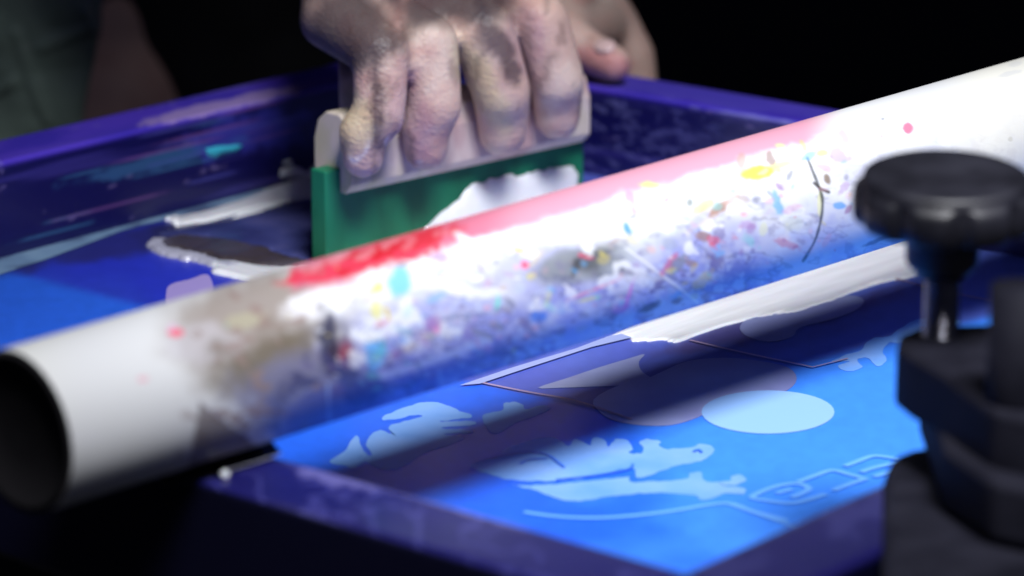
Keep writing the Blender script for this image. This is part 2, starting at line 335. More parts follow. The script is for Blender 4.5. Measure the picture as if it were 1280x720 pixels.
# dark inner outlines of the bird
M_deep = mat('deep_blue_line', (.05, .19, .78), .4)
for k, s in enumerate(([(-130, 460), (0, 432), (70, 425), (130, 438), (165, 462), (190, 482)], [(30, 470), (60, 455), (130, 450)], [(440, 470), (420, 490), (300, 512), (160, 528)], [(660, 425), (678, 418), (690, 428)])):
    bm = bmesh.new(); ribbon(bm, PM, C5(s), .0011, .0006 + .00002 * k); adopt(obj('outline_stroke', bm, M_deep), scr)
M_dried = mat('dried_line', (.42, .30, .42), .5)
for k, (s, w) in enumerate((([(596, 479), (660, 492), (720, 503), (790, 526)], .0012), ([(862, 427), (930, 443), (1016, 461)], .0011), ([(1016, 461), (1060, 450)], .0008), ([(1120, 350), (1170, 364), (1240, 378)], .0012), ([(1150, 412), (1250, 428), (1290, 436)], .001))):
    bm = bmesh.new(); ribbon(bm, PM, s, w, .0007 + .00002 * k); adopt(obj('tape_edge', bm, M_dried), scr)
bm = bmesh.new(); flatpoly(bm, PM, [(575, 484), (640, 462), (720, 438), (772, 418), (790, 424), (740, 436), (660, 462), (600, 482)], .0008, smooth=1)
o = obj('tape', bm, mat('clear_tape', (.35, .42, .75), .3, coat=.3)); adopt(o, scr)
bm = bmesh.new(); flatpoly(bm, PM, [(208, 366), (215, 356), (238, 350), (256, 344), (264, 350), (266, 368), (250, 382), (212, 388)], .0004, smooth=4)
o = obj('tape', bm, mat('lilac_tape', (.34, .27, .60), .5)); adopt(o, scr)
# grey tape strip along the foot of the left rail
bm = bmesh.new(); flatpoly(bm, PM, [(-60, 334), (60, 304), (180, 264), (280, 234), (345, 214), (395, 200), (400, 222), (330, 243), (240, 266), (150, 290), (60, 324), (0, 344), (-60, 366)], .0004, smooth=1)
o = obj('tape', bm, noisecol(mat('grey_tape', (.2, .3, .45), .35), [(.05, .07, .15), (.16, .27, .42), (.24, .38, .52)], 40, lo=.3, hi=.7)); adopt(o, scr)
# black patch on the near left rail, standing in for the tube's shade
def q4(p0, p1, p2, p3, lift): return [p0, p1, p2, p3]
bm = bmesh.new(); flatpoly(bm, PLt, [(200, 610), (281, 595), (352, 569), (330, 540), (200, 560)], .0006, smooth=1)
o = obj('tube_shade_patch', bm, mat('tube_shade_patch', (.006, .006, .01), .6)); adopt(o, scr)
bm = bmesh.new(); ribbon(bm, PLt, [(278, 593.5), (300, 587), (330, 578), (352, 570)], .0008, .0009)
o = obj('pale_patch_edge', bm, mat('pale_patch_edge', (.7, .7, .85), .4)); adopt(o, scr)
bm = bmesh.new(); bmesh.ops.create_uvsphere(bm, u_segments=16, v_segments=10, radius=.0014, matrix=Matrix.Translation(Vector(Pz(281, 593, HT + .0008))))
o = obj('ink_drop', bm, M_white, None, True); adopt(o, scr)
# scuffs of paint on the inside of the rails
heightpatch('paint_smear', PL, [(258, 186), (272, 183), (303, 182), (296, 188), (278, 191), (270, 196), (260, 194)], .0006, .001, mat('cyan_paint', (.05, .5, .68), .4), cell=.0005, warp=.0006, parent=scr)

# ------------------------------------------------------------------ wet ink
ink = heightpatch('white_ink', PM, [(760, 422), (840, 380), (1000, 330), (1140, 290), (1150, 318), (1148, 344), (1110, 352), (1060, 366), (1000, 386), (950, 398), (905, 412), (870, 420), (850, 428), (800, 424)], .0006, .0016, M_white, cell=.0005, warp=.0065, freq=170, lump=.5, lfreq=90, stretch=(.2, 1.6), lift=.00015)
tag(ink, 'long ragged bead of white ink on the blue mesh along the front of the tube', 'ink')
ink2 = heightpatch('white_ink', PM, [(205, 275), (250, 268), (300, 254), (345, 236), (384, 220), (400, 216), (402, 246), (360, 252), (320, 263), (262, 278), (225, 282)], .0006, .0015, M_white, cell=.0005, warp=.0055, freq=230, lump=.35, lfreq=70, stretch=(.16, 1.6), lift=.0008)
tag(ink2, 'thin ragged streak of white ink beside the foot of the left rail', 'ink')
ink3 = heightpatch('white_ink', PM, [(262, 330), (300, 329), (352, 336), (420, 338), (430, 362), (340, 372), (310, 352), (290, 346), (272, 341)], .001, .002, M_white, cell=.0006, warp=.0042, freq=190, lump=.35, lfreq=70, stretch=(1.4, .3), lift=.0008)
tag(ink3, 'white ink tongue running under the tube left of the squeegee', 'ink')
ink6 = heightpatch('ink_film', PM, [(200, 292), (250, 283), (330, 268), (392, 252), (404, 330), (360, 322), (320, 310), (260, 298), (215, 300)], .0005, .003, noisecol(mat('navy_film', (.03, .04, .14), .3, coat=.3), [(.02, .025, .10), (.05, .06, .20), (.12, .12, .30)], 30, lo=.3, hi=.8), cell=.0008, warp=.003, lift=.0006)
tag(ink6, 'thin navy film of ink beside the squeegee, between two white streaks', 'ink')
ink7 = heightpatch('dried_ink', PM, [(180, 308), (195, 300), (215, 303), (208, 312), (240, 318), (280, 330), (300, 334), (285, 338), (240, 327), (205, 320)], .0012, .002, mat('pale_crust', (.45, .45, .55), .3, coat=.4), cell=.0005, warp=.003, freq=260, lump=.6, lfreq=120, lift=.0008)
tag(ink7, 'pale crusty edge at the tip of the dark dried ink ridge', 'ink')
ink4 = heightpatch('dried_ink', PM, [(190, 306), (225, 297), (270, 300), (330, 312), (370, 325), (400, 333), (395, 341), (330, 334), (270, 326), (235, 316), (205, 312)], .0010, .003, noisecol(mat('dirty_ink', (.1, .08, .1), .35, coat=.3), [(.03, .022, .028), (.06, .048, .055), (.11, .10, .13)], 40, lo=.3, hi=.8, bump=.2), cell=.0007, warp=.0026, freq=160, lump=.6, lfreq=80, stretch=(.3, 1.2), lift=.001)
tag(ink4, 'grey brown ridge of dried ink between the white tongue and the rail', 'ink')
ink5 = heightpatch('white_ink', PL, [(350, 222), (352, 212), (366, 208), (384, 214), (398, 204), (400, 236), (380, 224), (362, 222)], .0022, .002, M_white, cell=.0006, warp=.0012, lift=.0002)
tag(ink5, 'small splash of white ink climbing the left rail beside the squeegee', 'ink')
ink5b = heightpatch('white_ink', PL, [(354, 203), (362, 200), (366, 202), (358, 205)], .001, .001, M_white, cell=.0004, warp=.0003, lift=.0002)
tag(ink5b, 'tiny white ink fleck on the left rail above the splash', 'ink')

# ------------------------------------------------------------------ tube
def T_at(px, py, dist):
    v = ray(px, py); return C0 + v / np.linalg.norm(v) * dist
q1 = T_at(118, 512, .940); q2 = T_at(1120, 210.5, .940 * 1.27)
ax = (q2 - q1) / np.linalg.norm(q2 - q1); rad = .0241
tube_start = q1 - ax * ((118 - 36) / 4147 * .93) / ax[0]
s1 = -.105; Ltot = .52
t0 = tube_start; side = np.cross(ax, UP); side /= np.linalg.norm(side); nup = np.cross(side, ax)
tub = empty('tube', 'long white cardboard tube spattered with red, yellow, blue and black ink, lying across the screen', 'tube', tuple(t0 - nup * rad))
NU, NT = 1150, 420
uu, th = np.meshgrid(np.linspace(0, Ltot, NU), np.linspace(0, 2 * math.pi, NT, endpoint=False), indexing='ij')
uu = uu.ravel(); th = th.ravel()
wob = rad * (1 + .092 * (uu - .135) / .37) * (1 + .004 * fbm(uu * 9, np.cos(th) * 1.2 + 4, 2))
V = t0 + np.outer(uu, ax) + (wob * np.cos(th))[:, None] * nup + (wob * np.sin(th))[:, None] * side
idx = np.arange(NU * NT).reshape(NU, NT); nx = np.roll(idx, -1, 1)
Fq = np.stack([idx[:-1].ravel(), idx[1:].ravel(), nx[1:].ravel(), nx[:-1].ravel()], 1)
M_tube = attrmat('stained_card', .5, coat=.15, bump=.1, bscale=90, coat_rough=.25)
sk = raw('tube_wall', V, Fq, M_tube, None, True); adopt(sk, tub)
bm = bmesh.new(); bm.from_mesh(sk.data); bmesh.ops.recalc_face_normals(bm, faces=bm.faces)
if sum((f.calc_center_median() - Vector(t0 + ax * (f.calc_center_median() - Vector(t0)).dot(Vector(ax)))).dot(f.normal) for f in list(bm.faces)[:50]) < 0: bmesh.ops.reverse_faces(bm, faces=bm.faces)
bm.to_mesh(sk.data); bm.free()
x, y = proj_all(V)
c = np.tile(np.array([.74, .75, .76]), (len(V), 1))
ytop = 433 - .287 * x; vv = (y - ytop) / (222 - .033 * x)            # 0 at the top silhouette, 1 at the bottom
def paint(col, a): 
    global c
    c = mixc(c, col, a)
# grime that builds towards the middle and the underside
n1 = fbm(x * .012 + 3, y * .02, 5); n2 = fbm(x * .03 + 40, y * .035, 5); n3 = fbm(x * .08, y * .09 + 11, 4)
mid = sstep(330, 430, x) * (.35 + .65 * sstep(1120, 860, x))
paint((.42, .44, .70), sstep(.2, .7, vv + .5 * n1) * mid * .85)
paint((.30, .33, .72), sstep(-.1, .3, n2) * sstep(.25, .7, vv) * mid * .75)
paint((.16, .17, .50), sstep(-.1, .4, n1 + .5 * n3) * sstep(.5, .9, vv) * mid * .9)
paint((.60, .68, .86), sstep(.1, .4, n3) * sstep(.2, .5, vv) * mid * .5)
# brown grey mass round x 230..430
paint((.30, .25, .22), blob(x, y, 318, 400, 95, 66, -20, .5, .02, .45) * .9)
paint((.62, .60, .66), blob(x, y, 250, 430, 45, 30, 10, .6, .03) * .5)
paint((.15, .12, .08), blob(x, y, 345, 450, 72, 42, -15, .7, .03) * .85)
paint((.22, .22, .36), blob(x, y, 372, 486, 80, 45, -15, .6, .025) * .8)
paint((.10, .11, .34), blob(x, y, 410, 520, 90, 34, -15, .8, .03) * .6)
paint((.52, .50, .30), blob(x, y, 310, 400, 26, 10, -10, .5, .05) * .4)
paint((.86, .86, .9), blob(x, y, 400, 378, 46, 17, -18, .6, .04) * .8)
paint((.03, .03, .07), blob(x, y, 409, 425, 11, 34, -5, .8, .06) * .9)
paint((.04, .02, .04), blob(x, y, 425, 450, 15, 24, 0, .9, .06) * .75)
paint((.35, .05, .08), blob(x, y, 433, 443, 10, 16, 0, .7, .08) * .7)
paint((.03, .04, .22), blob(x, y, 448, 478, 30, 22, 10, .9, .05) * .7)
paint((.08, .45, .85), blob(x, y, 470, 440, 12, 24, 5, .6, .06) * .7)
paint((.9, .93, .95), blob(x, y, 461, 421, 14, 7, 0, .3, .06) * .95)
# red and pink stripe under the top silhouette
st = sstep(.22, .14, vv + .05 * n2 + .03 * n3) * sstep(358, 372, x) * sstep(1060, 1000, x)
paint((.66, .12, .22), st * sstep(760, 600, x) * .9)
paint((.74, .30, .42), st * sstep(560, 700, x) * .9)
paint((.62, .012, .03), blob(x, y, 435, 330, 62, 13, -17, .55, .05) * .95)
paint((.60, .015, .03), blob(x, y, 505, 306, 60, 13, -17, .55, .05) * .9)
paint((.66, .04, .07), blob(x, y, 398, 338, 38, 9, -15, .9, .09) * .9)
for k in range(26):
    xx = 365 + random.random() * 190; paint((.72, .05, .10), blob(x, y, xx, 343 - (xx - 365) * .22 + random.random() * 12, 4 + 7 * random.random(), 3 + 3 * random.random(), -20, .5, .1) * .8)
paint((.88, .72, .80), sstep(.34, .26, vv + .05 * n2) * sstep(.16, .22, vv) * sstep(590, 640, x) * sstep(900, 820, x) * .6)
paint((.88, .9, .92), blob(x, y, 590, 308, 26, 8, 40, .3, .05) * .95)
paint((.88, .9, .92), blob(x, y, 630, 300, 60, 9, -10, .4, .04) * .6)
# grey oval smear with dark rim
paint((.22, .24, .26), blob(x, y, 735, 328, 62, 22, -14, .5, .03, .4) * .9)
paint((.08, .085, .09), blob(x, y, 745, 326, 34, 15, -10, .5, .04) * .8)
paint((.03, .03, .03), blob(x, y, 765, 327, 12, 8, 30, .7, .08) * .8); paint((.04, .04, .05), blob(x, y, 720, 333, 5, 12, 20, .6, .08) * .7)
paint((.46, .50, .58), blob(x, y, 800, 312, 60, 14, -25, .7, .04) * .5)
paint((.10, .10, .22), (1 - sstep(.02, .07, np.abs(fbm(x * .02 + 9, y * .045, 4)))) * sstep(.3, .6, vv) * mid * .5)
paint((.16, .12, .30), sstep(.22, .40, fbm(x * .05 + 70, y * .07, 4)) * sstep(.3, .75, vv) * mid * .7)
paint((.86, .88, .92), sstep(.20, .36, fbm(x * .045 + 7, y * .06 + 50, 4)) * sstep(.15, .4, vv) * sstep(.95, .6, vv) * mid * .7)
paint((.30, .22, .20), sstep(.25, .42, fbm(x * .04 + 90, y * .06 + 5, 4)) * sstep(430, 380, x) * sstep(210, 250, x) * .8)
paint((.06, .06, .16), sstep(.12, .35, fbm(x * .03 + 20, y * .04 + 5, 4)) * sstep(490, 440, x) * sstep(320, 370, x) * sstep(.4, .6, vv) * .8)
# named marks
marks = [
 (500, 352, 13, 19, 5, (.10, .55, .85), .8), (474, 360, 5, 7, 0, (.75, .66, .15), .7), (470, 388, 8, 11, 0, (.75, .72, .2), .7), (541, 405, 12, 9, -40, (.35, .12, .38), .6), (546, 413, 5, 5, 0, (.7, .15, .45), .6),
 (656, 331, 5, 5, 0, (.85, .1, .2), .9), (645, 334, 4, 3, 0, (.85, .4, .5), .7), (622, 380, 3, 11, 8, (.15, .7, .6), .8), (608, 385, 5, 3, 0, (.8, .4, .55), .6), (784, 286, 4, 9, -20, (.05, .3, .75), .9),
 (812, 231, 12, 4, 5, (.55, .75, .2), .7), (948, 216, 26, 8, -8, (.85, .75, .05), .9), (975, 206, 14, 4, -10, (.85, .75, .1), .5), (927, 202, 6, 10, 10, (.6, .30, .25), .6), (898, 262, 14, 6, -35, (.35, .16, .10), .8), (915, 248, 14, 4, -40, (.55, .35, .3), .6), (880, 278, 22, 3, -30, (.6, .5, .5), .5),
 (1034, 224, 4, 6, -25, (.22, .16, .12), .9), (1135, 160, 6, 6, 20, (.85, .15, .28), .9), (1028, 191, 7, 4, 0, (.88, .72, .25), .8), (975, 182, 6, 3, 0, (.88, .75, .3), .6), (1049, 257, 7, 4, 0, (.1, .35, .8), .8), (1115, 148, 14, 2.5, 10, (.6, .65, .75), .6),
 (215, 411, 6, 6, 0, (.80, .45, .70), .5), (221, 416, 9, 5, 0, (.85, .10, .18), .9), (179, 474, 7, 4, 0, (.85, .35, .45), .6), (740, 363, 30, 1.6, -22, (.75, .2, .35), .7), (786, 369, 2.5, 22, 18, (.62, .2, .62), .75), (776, 386, 12, 5, -20, (.4, .12, .5), .6), (736, 374, 16, 2.5, -12, (.75, .72, .2), .6),
 (674, 396, 12, 7, -20, (.06, .22, .75), .8), (810, 384, 14, 5, -25, (.04, .03, .10), .9), (845, 376, 7, 4, -20, (.06, .05, .15), .8), (586, 415, 8, 10, 20, (.25, .2, .5), .6), (625, 436, 10, 8, -20, (.12, .12, .35), .6), (685, 372, 4, 12, 20, (.6, .6, .3), .5), (863, 362, 20, 2, -20, (.3, .25, .3), .5),
 (838, 305, 10, 9, 0, (.30, .34, .5), .6), (815, 312, 6, 5, 0, (.75, .5, .5), .6), (895, 310, 5, 7, 0, (.2, .45, .85), .7), (863, 253, 4, 5, 0, (.15, .2, .2), .7), (930, 268, 4, 3, 0, (.85, .3, .35), .6), (992, 279, 12, 10, 0, (.55, .6, .55), .5), (955, 286, 5, 9, 10, (.7, .72, .4), .5), (1025, 250, 3, 18, 3, (.75, .75, .35), .6),
 (1060, 262, 3, 6, 30, (.3, .1, .3), .6), (1098, 300, 20, 3, -22, (.05, .05, .1), .7), (1262, 92, 14, 3, -15, (.35, .4, .6), .7), (1270, 80, 9, 3, -15, (.35, .4, .6), .5), (1263, 174, 3, 3, 0, (.2, .2, .25), .8), (505, 330, 9, 3, -10, (.25, .08, .15), .6)]
for (mx, my, rx, ry, an, col, al) in marks: paint(col, blob(x, y, mx, my, rx, ry, an, .45, .12, .3) * al)
def stroke(pts, w, col, al):
    global c
    P = smoothpoly(pts, 5, False); d = np.full(x.shape, 1e9)
    for a, b in zip(P[:-1], P[1:]):
        e = b - a; t = np.clip(((x - a[0]) * e[0] + (y - a[1]) * e[1]) / (e @ e), 0, 1); d = np.minimum(d, np.hypot(x - a[0] - t * e[0], y - a[1] - t * e[1]))
    paint(col, sstep(w, w * .4, d + w * .4 * n3) * al)
stroke([(1009, 197), (1016, 214), (1023, 232), (1028, 250), (1026, 275), (1018, 302), (1004, 326)], 2.4, (.03, .04, .05), .85)
stroke([(1018, 229), (1026, 236), (1036, 240)], 2.6, (.04, .03, .03), .9)
stroke([(782, 310), (812, 332), (845, 357), (872, 378)], 2.0, (.85, .86, .88), .7)
stroke([(784, 314), (814, 337), (847, 361)], 1.4, (.4, .42, .5), .5)
stroke([(578, 300), (590, 322), (605, 345)], 1.6, (.4, .42, .5), .4)
stroke([(395, 398), (320, 372), (262, 350)], 1.4, (.35, .3, .3), .4)
stroke([(480, 470), (540, 452), (610, 425)], 7, (.50, .56, .82), .7)
stroke([(410, 480), (412, 530), (413, 560)], 3, (.45, .6, .9), .5)
big = [(.62, .08, .16), (.10, .12, .40), (.70, .56, .12), (.12, .40, .75), (.30, .18, .16), (.22, .24, .32), (.45, .30, .55), (.55, .45, .42)]
rs = random.Random(5)
for k in range(46):
    xx = 450 + 620 * rs.random(); v0 = .2 + .7 * rs.random(); yy = 433 - .287 * xx + v0 * (222 - .033 * xx); r = 4 + 6 * rs.random()
    paint(rs.choice(big), blob(x, y, xx, yy, r * (1 + rs.random()), r * .6, rs.choice([-25, -50, 15, 70]), 1.0, .11, .25) * (.3 + .5 * rs.random()))
for k in range(22):
    xx = 370 + 200 * rs.random(); yy = 348 - (xx - 365) * .27 - 14 * rs.random(); paint((.80, .42, .48), blob(x, y, xx, yy, 5 + 8 * rs.random(), 3 + 3 * rs.random(), -20, .9, .1) * .22)
# many small specks
pal = [(.1, .4, .8), (.7, .12, .2), (.7, .6, .15), (.12, .12, .2), (.3, .15, .4), (.75, .4, .5), (.15, .6, .6), (.3, .3, .45), (.04, .05, .12)]
for k in range(300):
    xx = 440 + 640 * random.random(); v0 = .3 + .67 * random.random() ** .8; yy = 433 - .287 * xx + v0 * (222 - .033 * xx)
    r = 1.1 + 4.6 * random.random() ** 4; near = np.abs(x - xx) < 30
    a = np.zeros(len(x)); a[near] = blob(x[near], y[near], xx, yy, r * (1 + 1.5 * random.random()), r, random.choice([-20, -60, 10, 40]), .6, .15, .3)
    paint(random.choice(pal), a * (.15 + .45 * random.random() ** 1.5))
for k in range(16):
    xx = 100 + 1150 * random.random(); yy = 433 - .287 * xx + (.1 + .5 * random.random()) * 200
    near = np.abs(x - xx) < 20; a = np.zeros(len(x)); a[near] = blob(x[near], y[near], xx, yy, 2, 1.5, 0, .5, .15, .3); paint(random.choice(pal), a * .5)
c *= .93
# brown triangular wrap near the left underside
tri = sdist(x, y, [(250, 502), (322, 556), (250, 620), (235, 590)]); paint((.16, .13, .12), sstep(3, -3, tri + 3 * n3) * .85)
stroke([(250, 502), (290, 532), (326, 558)], 1.6, (.5, .5, .6), .6)
paint((.70, .70, .74), sstep(.0, .5, n1) * sstep(.4, .7, vv) * sstep(300, 200, x) * .5)
paint((.78, .78, .70), sstep(120, 0, x) * .5); paint((.80, .78, .66), sstep(1160, 1240, x) * .6)
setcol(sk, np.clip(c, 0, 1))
# rim and dark end cap
def disc_ring(u, r0, r1, n=96):
    Vv = []; 
    for k in range(n):
        t = 2 * math.pi * k / n; d_ = math.cos(t) * nup + math.sin(t) * side
        Vv += [t0 + ax * u + d_ * r1, t0 + ax * (u + (.0 if r0 else 0)) + d_ * r0]
    return Vv, [(2 * k, 2 * ((k + 1) % n), 2 * ((k + 1) % n) + 1, 2 * k + 1) for k in range(n)]
Vv, Fc = disc_ring(-.0002, rad * .967 - .0006, rad * .9675); o = raw('rim', Vv, Fc, mat('rim_card', (.09, .08, .08), .7)); adopt(o, tub)
Vc = []; Fc = []; n = 96
rad_ = rad * .967; prof = [(rad_ - .0006, 0), (rad_ - .0009, -.0006), (rad_ - .0024, -.0008), (rad_ - .0034, .0002), (.008, .0012), (0.0001, .0014)]
for (r_, u_) in prof:
    for k in range(n): t = 2 * math.pi * k / n; Vc.append(t0 + ax * u_ + (math.cos(t) * nup + math.sin(t) * side) * r_)
for i in range(len(prof) - 1):
    for k in range(n): Fc.append((i * n + k, i * n + (k + 1) % n, (i + 1) * n + (k + 1) % n, (i + 1) * n + k))
o = raw('end_cap', Vc, Fc, M_cap, None, True); adopt(o, tub)

# ------------------------------------------------------------------ squeegee
SL = Pz(399, 334, 0); SR = Pz(720, 257, 0); sd_ = (SR - SL) / np.linalg.norm(SR - SL); SLn = np.linalg.norm(SR - SL)
sf = np.cross(sd_, UP); sf /= np.linalg.norm(sf)         # towards the camera
if sf[1] > 0: sf = -sf
def SQ(s, f, z): return SL + sd_ * s + sf * f + UP * z
sq = empty('squeegee', 'wooden squeegee with green rubber blade held upright on the inky mesh', 'squeegee', tuple(SQ(SLn / 2, 0, 0)))
def sqbox(name, s0, s1, prof, m):
    ns = 60; Vv = []; n = len(prof)
    for i in range(ns + 1):
        for (f_, z_) in prof: Vv.append(SQ(s0 + (s1 - s0) * i / ns, f_, z_))
    Fc = [(i * n + j, i * n + (j + 1) % n, (i + 1) * n + (j + 1) % n, (i + 1) * n + j) for i in range(ns) for j in range(n)] + [tuple(range(n)), tuple(range(ns * n, ns * n + n))[::-1]]
    o = raw(name, Vv, Fc, m); bm = bmesh.new(); bm.from_mesh(o.data); bmesh.ops.recalc_face_normals(bm, faces=bm.faces)
    bm.to_mesh(o.data); bm.free(); adopt(o, sq)
    bv = o.modifiers.new('b', 'BEVEL'); bv.width = .0008; bv.segments = 2; bv.limit_method = 'ANGLE'
    return o
M_green = noisecol(mat('green_rubber', (.006, .16, .075), .5), [(.003, .07, .035), (.006, .15, .07), (.010, .20, .10)], 45, stretch=(1, 1, .3), lo=.3, hi=.7, bump=.2)
sqbox('blade', 0, SLn, [(.0045, 0.0005), (.0045, .040), (-.0045, .040), (-.0045, .0005)], M_green)
M_wood = noisecol(mat('stained_wood', (.5, .4, .3), .55), [(.30, .30, .08), (.56, .50, .34), (.66, .56, .52), (.48, .32, .32)], 26, stretch=(.9, .9, .5), lo=.34, hi=.62, bump=.2, detail=8)
hp = [(.0075, .030), (.0115, .034), (.0115, .050), (.009, .058), (.004, .062), (-.004, .062), (-.009, .058), (-.0115, .050), (-.0115, .034), (-.0075, .030)]
sqbox('handle', .008, SLn - .003, hp, M_wood)
PS = Plane(SQ(0, .0048, 0), sd_, UP, sf)
ib = heightpatch('white_ink', PS, [(530, 290), (548, 268), (575, 250), (590, 232), (612, 224), (640, 220), (665, 216), (700, 209), (716, 212), (722, 218), (722, 262), (600, 305)], .0016, .005, M_white, cell=.0006, warp=.0022, freq=160, lump=.2, lfreq=70, lift=.0002)
tag(ib, 'thick smear of white ink clinging to the green squeegee blade', 'ink')
iw = heightpatch('white_ink', PM, [(398, 322), (560, 300), (715, 250), (760, 236), (770, 262), (600, 320), (410, 345)], .002, .006, M_white, cell=.001, warp=.003, freq=120, lump=.4, lfreq=70, lift=.0006)
tag(iw, 'pool of white ink pushed along between squeegee blade and tube', 'ink')

# ------------------------------------------------------------------ person
def capsules(segs, voxel, smooth_it=6):
    bm = bmesh.new()
    for (p, q, r0, r1) in segs:
        p = np.array(p, float); q = np.array(q, float); L = np.linalg.norm(q - p); n = max(2, int(L / (min(r0, r1) * .28)) + 1)
        for i in range(n):
            t = i / (n - 1); r = r0 + (r1 - r0) * t; P = p + (q - p) * t
            bmesh.ops.create_icosphere(bm, subdivisions=2, radius=r, matrix=Matrix.Translation(Vector(P)))
    me = bpy.data.meshes.new('tmp'); bm.to_mesh(me); bm.free(); o = bpy.data.objects.new('tmp', me); S.collection.objects.link(o)
    rm = o.modifiers.new('r', 'REMESH'); rm.mode = 'VOXEL'; rm.voxel_size = voxel; rm.use_smooth_shade = True
    sm = o.modifiers.new('s', 'SMOOTH'); sm.iterations = smooth_it; sm.factor = .5
    dg = bpy.context.evaluated_depsgraph_get(); dg.update(); me2 = bpy.data.meshes.new_from_object(o.evaluated_get(dg)); bpy.data.objects.remove(o)
    me2.polygons.foreach_set('use_smooth', [True] * len(me2.polygons)); return me2
def chain(pts): return [(pts[i][0], pts[i + 1][0], pts[i][1], pts[i + 1][1]) for i in range(len(pts) - 1)]
seg = []
# right hand gripping the squeegee (tip s, knuckle s in metres along the handle)
spx = lambda px: (px - 399) / (720 - 399) * SLn
fing = [(412, 446, .0108, .0475), (486, 496, .0114, .0455), (580, 552, .0126, .0455), (650, 622, .0120, .047)]
knu = []
for tp, kp, r, zt in fing:
    st_, sk_ = spx(tp), spx(kp); m1 = st_ * .65 + sk_ * .35; m2 = st_ * .25 + sk_ * .75
    K = SQ(sk_, -.016, .096); knu.append(K)
    seg += chain([(K, r * 1.22), (SQ(m2, .0190, .088), r * 1.10), (SQ(m1, .0245, .064), r * 1.0), (SQ(st_, .0205, zt + .010), r * .94), (SQ(st_ + .001, .0195, zt), r * .84)])
wr = SQ(spx(600), -.085, .135)
for K in knu: seg += chain([(K, .0125), (K * .45 + wr * .55 + UP * .002, .0165), (wr, .021)])
for a, b in zip(knu[:-1], knu[1:]): seg.append((a, b, .0115, .0115)); seg.append((a * .55 + wr * .45, b * .55 + wr * .45, .015, .015))
# its thumb behind the handle
seg += chain([(wr * .6 + knu[1] * .4, .015), (SQ(spx(520), -.032, .080), .0125), (SQ(spx(500), -.0245, .058), .0105), (SQ(spx(494), -.022, .044), .009)])
elbR = np.array([-.27, 1.60, .27]); shR = np.array([-.33, 1.86, .46]); shL = np.array([.09, 1.90, .46])
seg += chain([(wr, .022), (wr * .5 + elbR * .5, .036), (elbR, .042), (shR * .5 + elbR * .5, .046), (shR, .056)])
# left hand on the far corner of the frame
T0 = Pz(768, 80, HT + .0098); T1 = Pz(738, 66, HT + .0125); T2 = Pz(704, 48, HT + .018)
seg += chain([(T0, .0082), (T0 * .5 + T1 * .5, .0096), (T1, .0098), (T2, .0122)])
Yc = 1.575
I0 = Py(690, -40, Yc + .02); I1 = Py(752, 34, Yc); I2 = Py(790, 72, Yc - .012); I3 = Py(797, 112, Yc - .015); I4 = Py(760, 140, Yc - .02)
seg += chain([(I0, .024), (I1, .0185), (I2, .0118), (I3, .0105), (I4, .009)])
for k, (dx, dz) in enumerate(((-34, -4), (-68, -6), (-100, -2))):
    seg += chain([(I0 + np.array([dx * .00012, 0, 0]), .022), (Py(752 + dx, 30 + dz, Yc + .006), .0135), (Py(786 + dx, 80 + dz, Yc), .0105), (Py(790 + dx, 125, Yc - .004), .0098), (Py(775 + dx, 150, Yc - .016), .0088)])
seg += [(T2, I1, .0122, .016), (T2, I0, .013, .022)]
wrL = np.array([.0, 1.665, .135]); elbL = np.array([.16, 1.80, .27])
seg += chain([(I0, .024), (wrL, .025), (wrL * .5 + elbL * .5, .036), (elbL, .042), (shL * .5 + elbL * .5, .046), (shL, .056)])
# trunk, neck, head, legs
hipc = np.array([-.13, 1.93, -.02]); ch = np.array([-.12, 1.92, .34])
for k in (-1, 1):
    o_ = np.array([.075 * k, 0, 0]); seg += chain([(hipc + o_, .095), (hipc * .5 + ch * .5 + o_ * .8, .088), (ch + o_ * 1.1, .10), (ch + np.array([.12 * k, 0, .09]), .07)])
    seg += chain([(hipc + o_ * 1.1 - UP * .05, .088), (hipc + o_ * 1.15 + np.array([0, .0, -.45]), .058), (hipc + o_ * 1.15 + np.array([0, .02, -.86]), .038)]); seg += [(hipc + o_ * 1.15 + np.array([0, .03, -.89]), hipc + o_ * 1.25 + np.array([0, -.12, -.90]), .036, .028)]
seg += [(hipc - np.array([.07, 0, 0]), hipc + np.array([.07, 0, 0]), .095, .095), (ch + np.array([-.1, 0, .08]), ch + np.array([.1, 0, .08]), .075, .075)]
seg += chain([(ch + UP * .12, .055), (ch + np.array([0, -.02, .19]), .05), (ch + np.array([0, -.04, .25]), .06), (ch + np.array([0, -.04, .32]), .082), (ch + np.array([0, -.035, .36]), .078)])
seg += [(ch + np.array([0, -.125, .29]), ch + np.array([0, -.115, .32]), .012, .007)]
me = capsules(seg, .0026, 4)
per = link('person', me, M_skin); tag(per, 'person in black shirt and brown trousers gripping the squeegee and the frame corner', 'person')
pv = np.zeros(len(me.vertices) * 3); me.vertices.foreach_get('co', pv); pv = pv.reshape(-1, 3); hx, hy = proj_all(pv)
cs = np.tile(np.array([.62, .42, .36]), (len(pv), 1)); hand = (pv[:, 2] < .16) & (pv[:, 2] > -.05) & (pv[:, 1] < 1.75)
cs = mixc(cs, (.72, .58, .50), sstep(-.2, .5, fbm(hx * .02, hy * .02, 4)) * .7)
cs = mixc(cs, (.50, .22, .20), sstep(.0, .5, fbm(hx * .03 + 9, hy * .03, 4)) * .45)
fr = (pv[:, 1] < 1.45) & hand
cs = mixc(cs, (.68, .58, .30), np.maximum(blob(hx, hy, 432, 160, 34, 44, 10, .8, .03), blob(hx, hy, 600, 105, 22, 55, -25, .7, .03)) * fr * .5)
cs = mixc(cs, (.45, .22, .30), np.maximum(blob(hx, hy, 505, 150, 26, 60, 0, .8, .03), blob(hx, hy, 660, 60, 22, 50, -10, .8, .03)) * fr * .4)
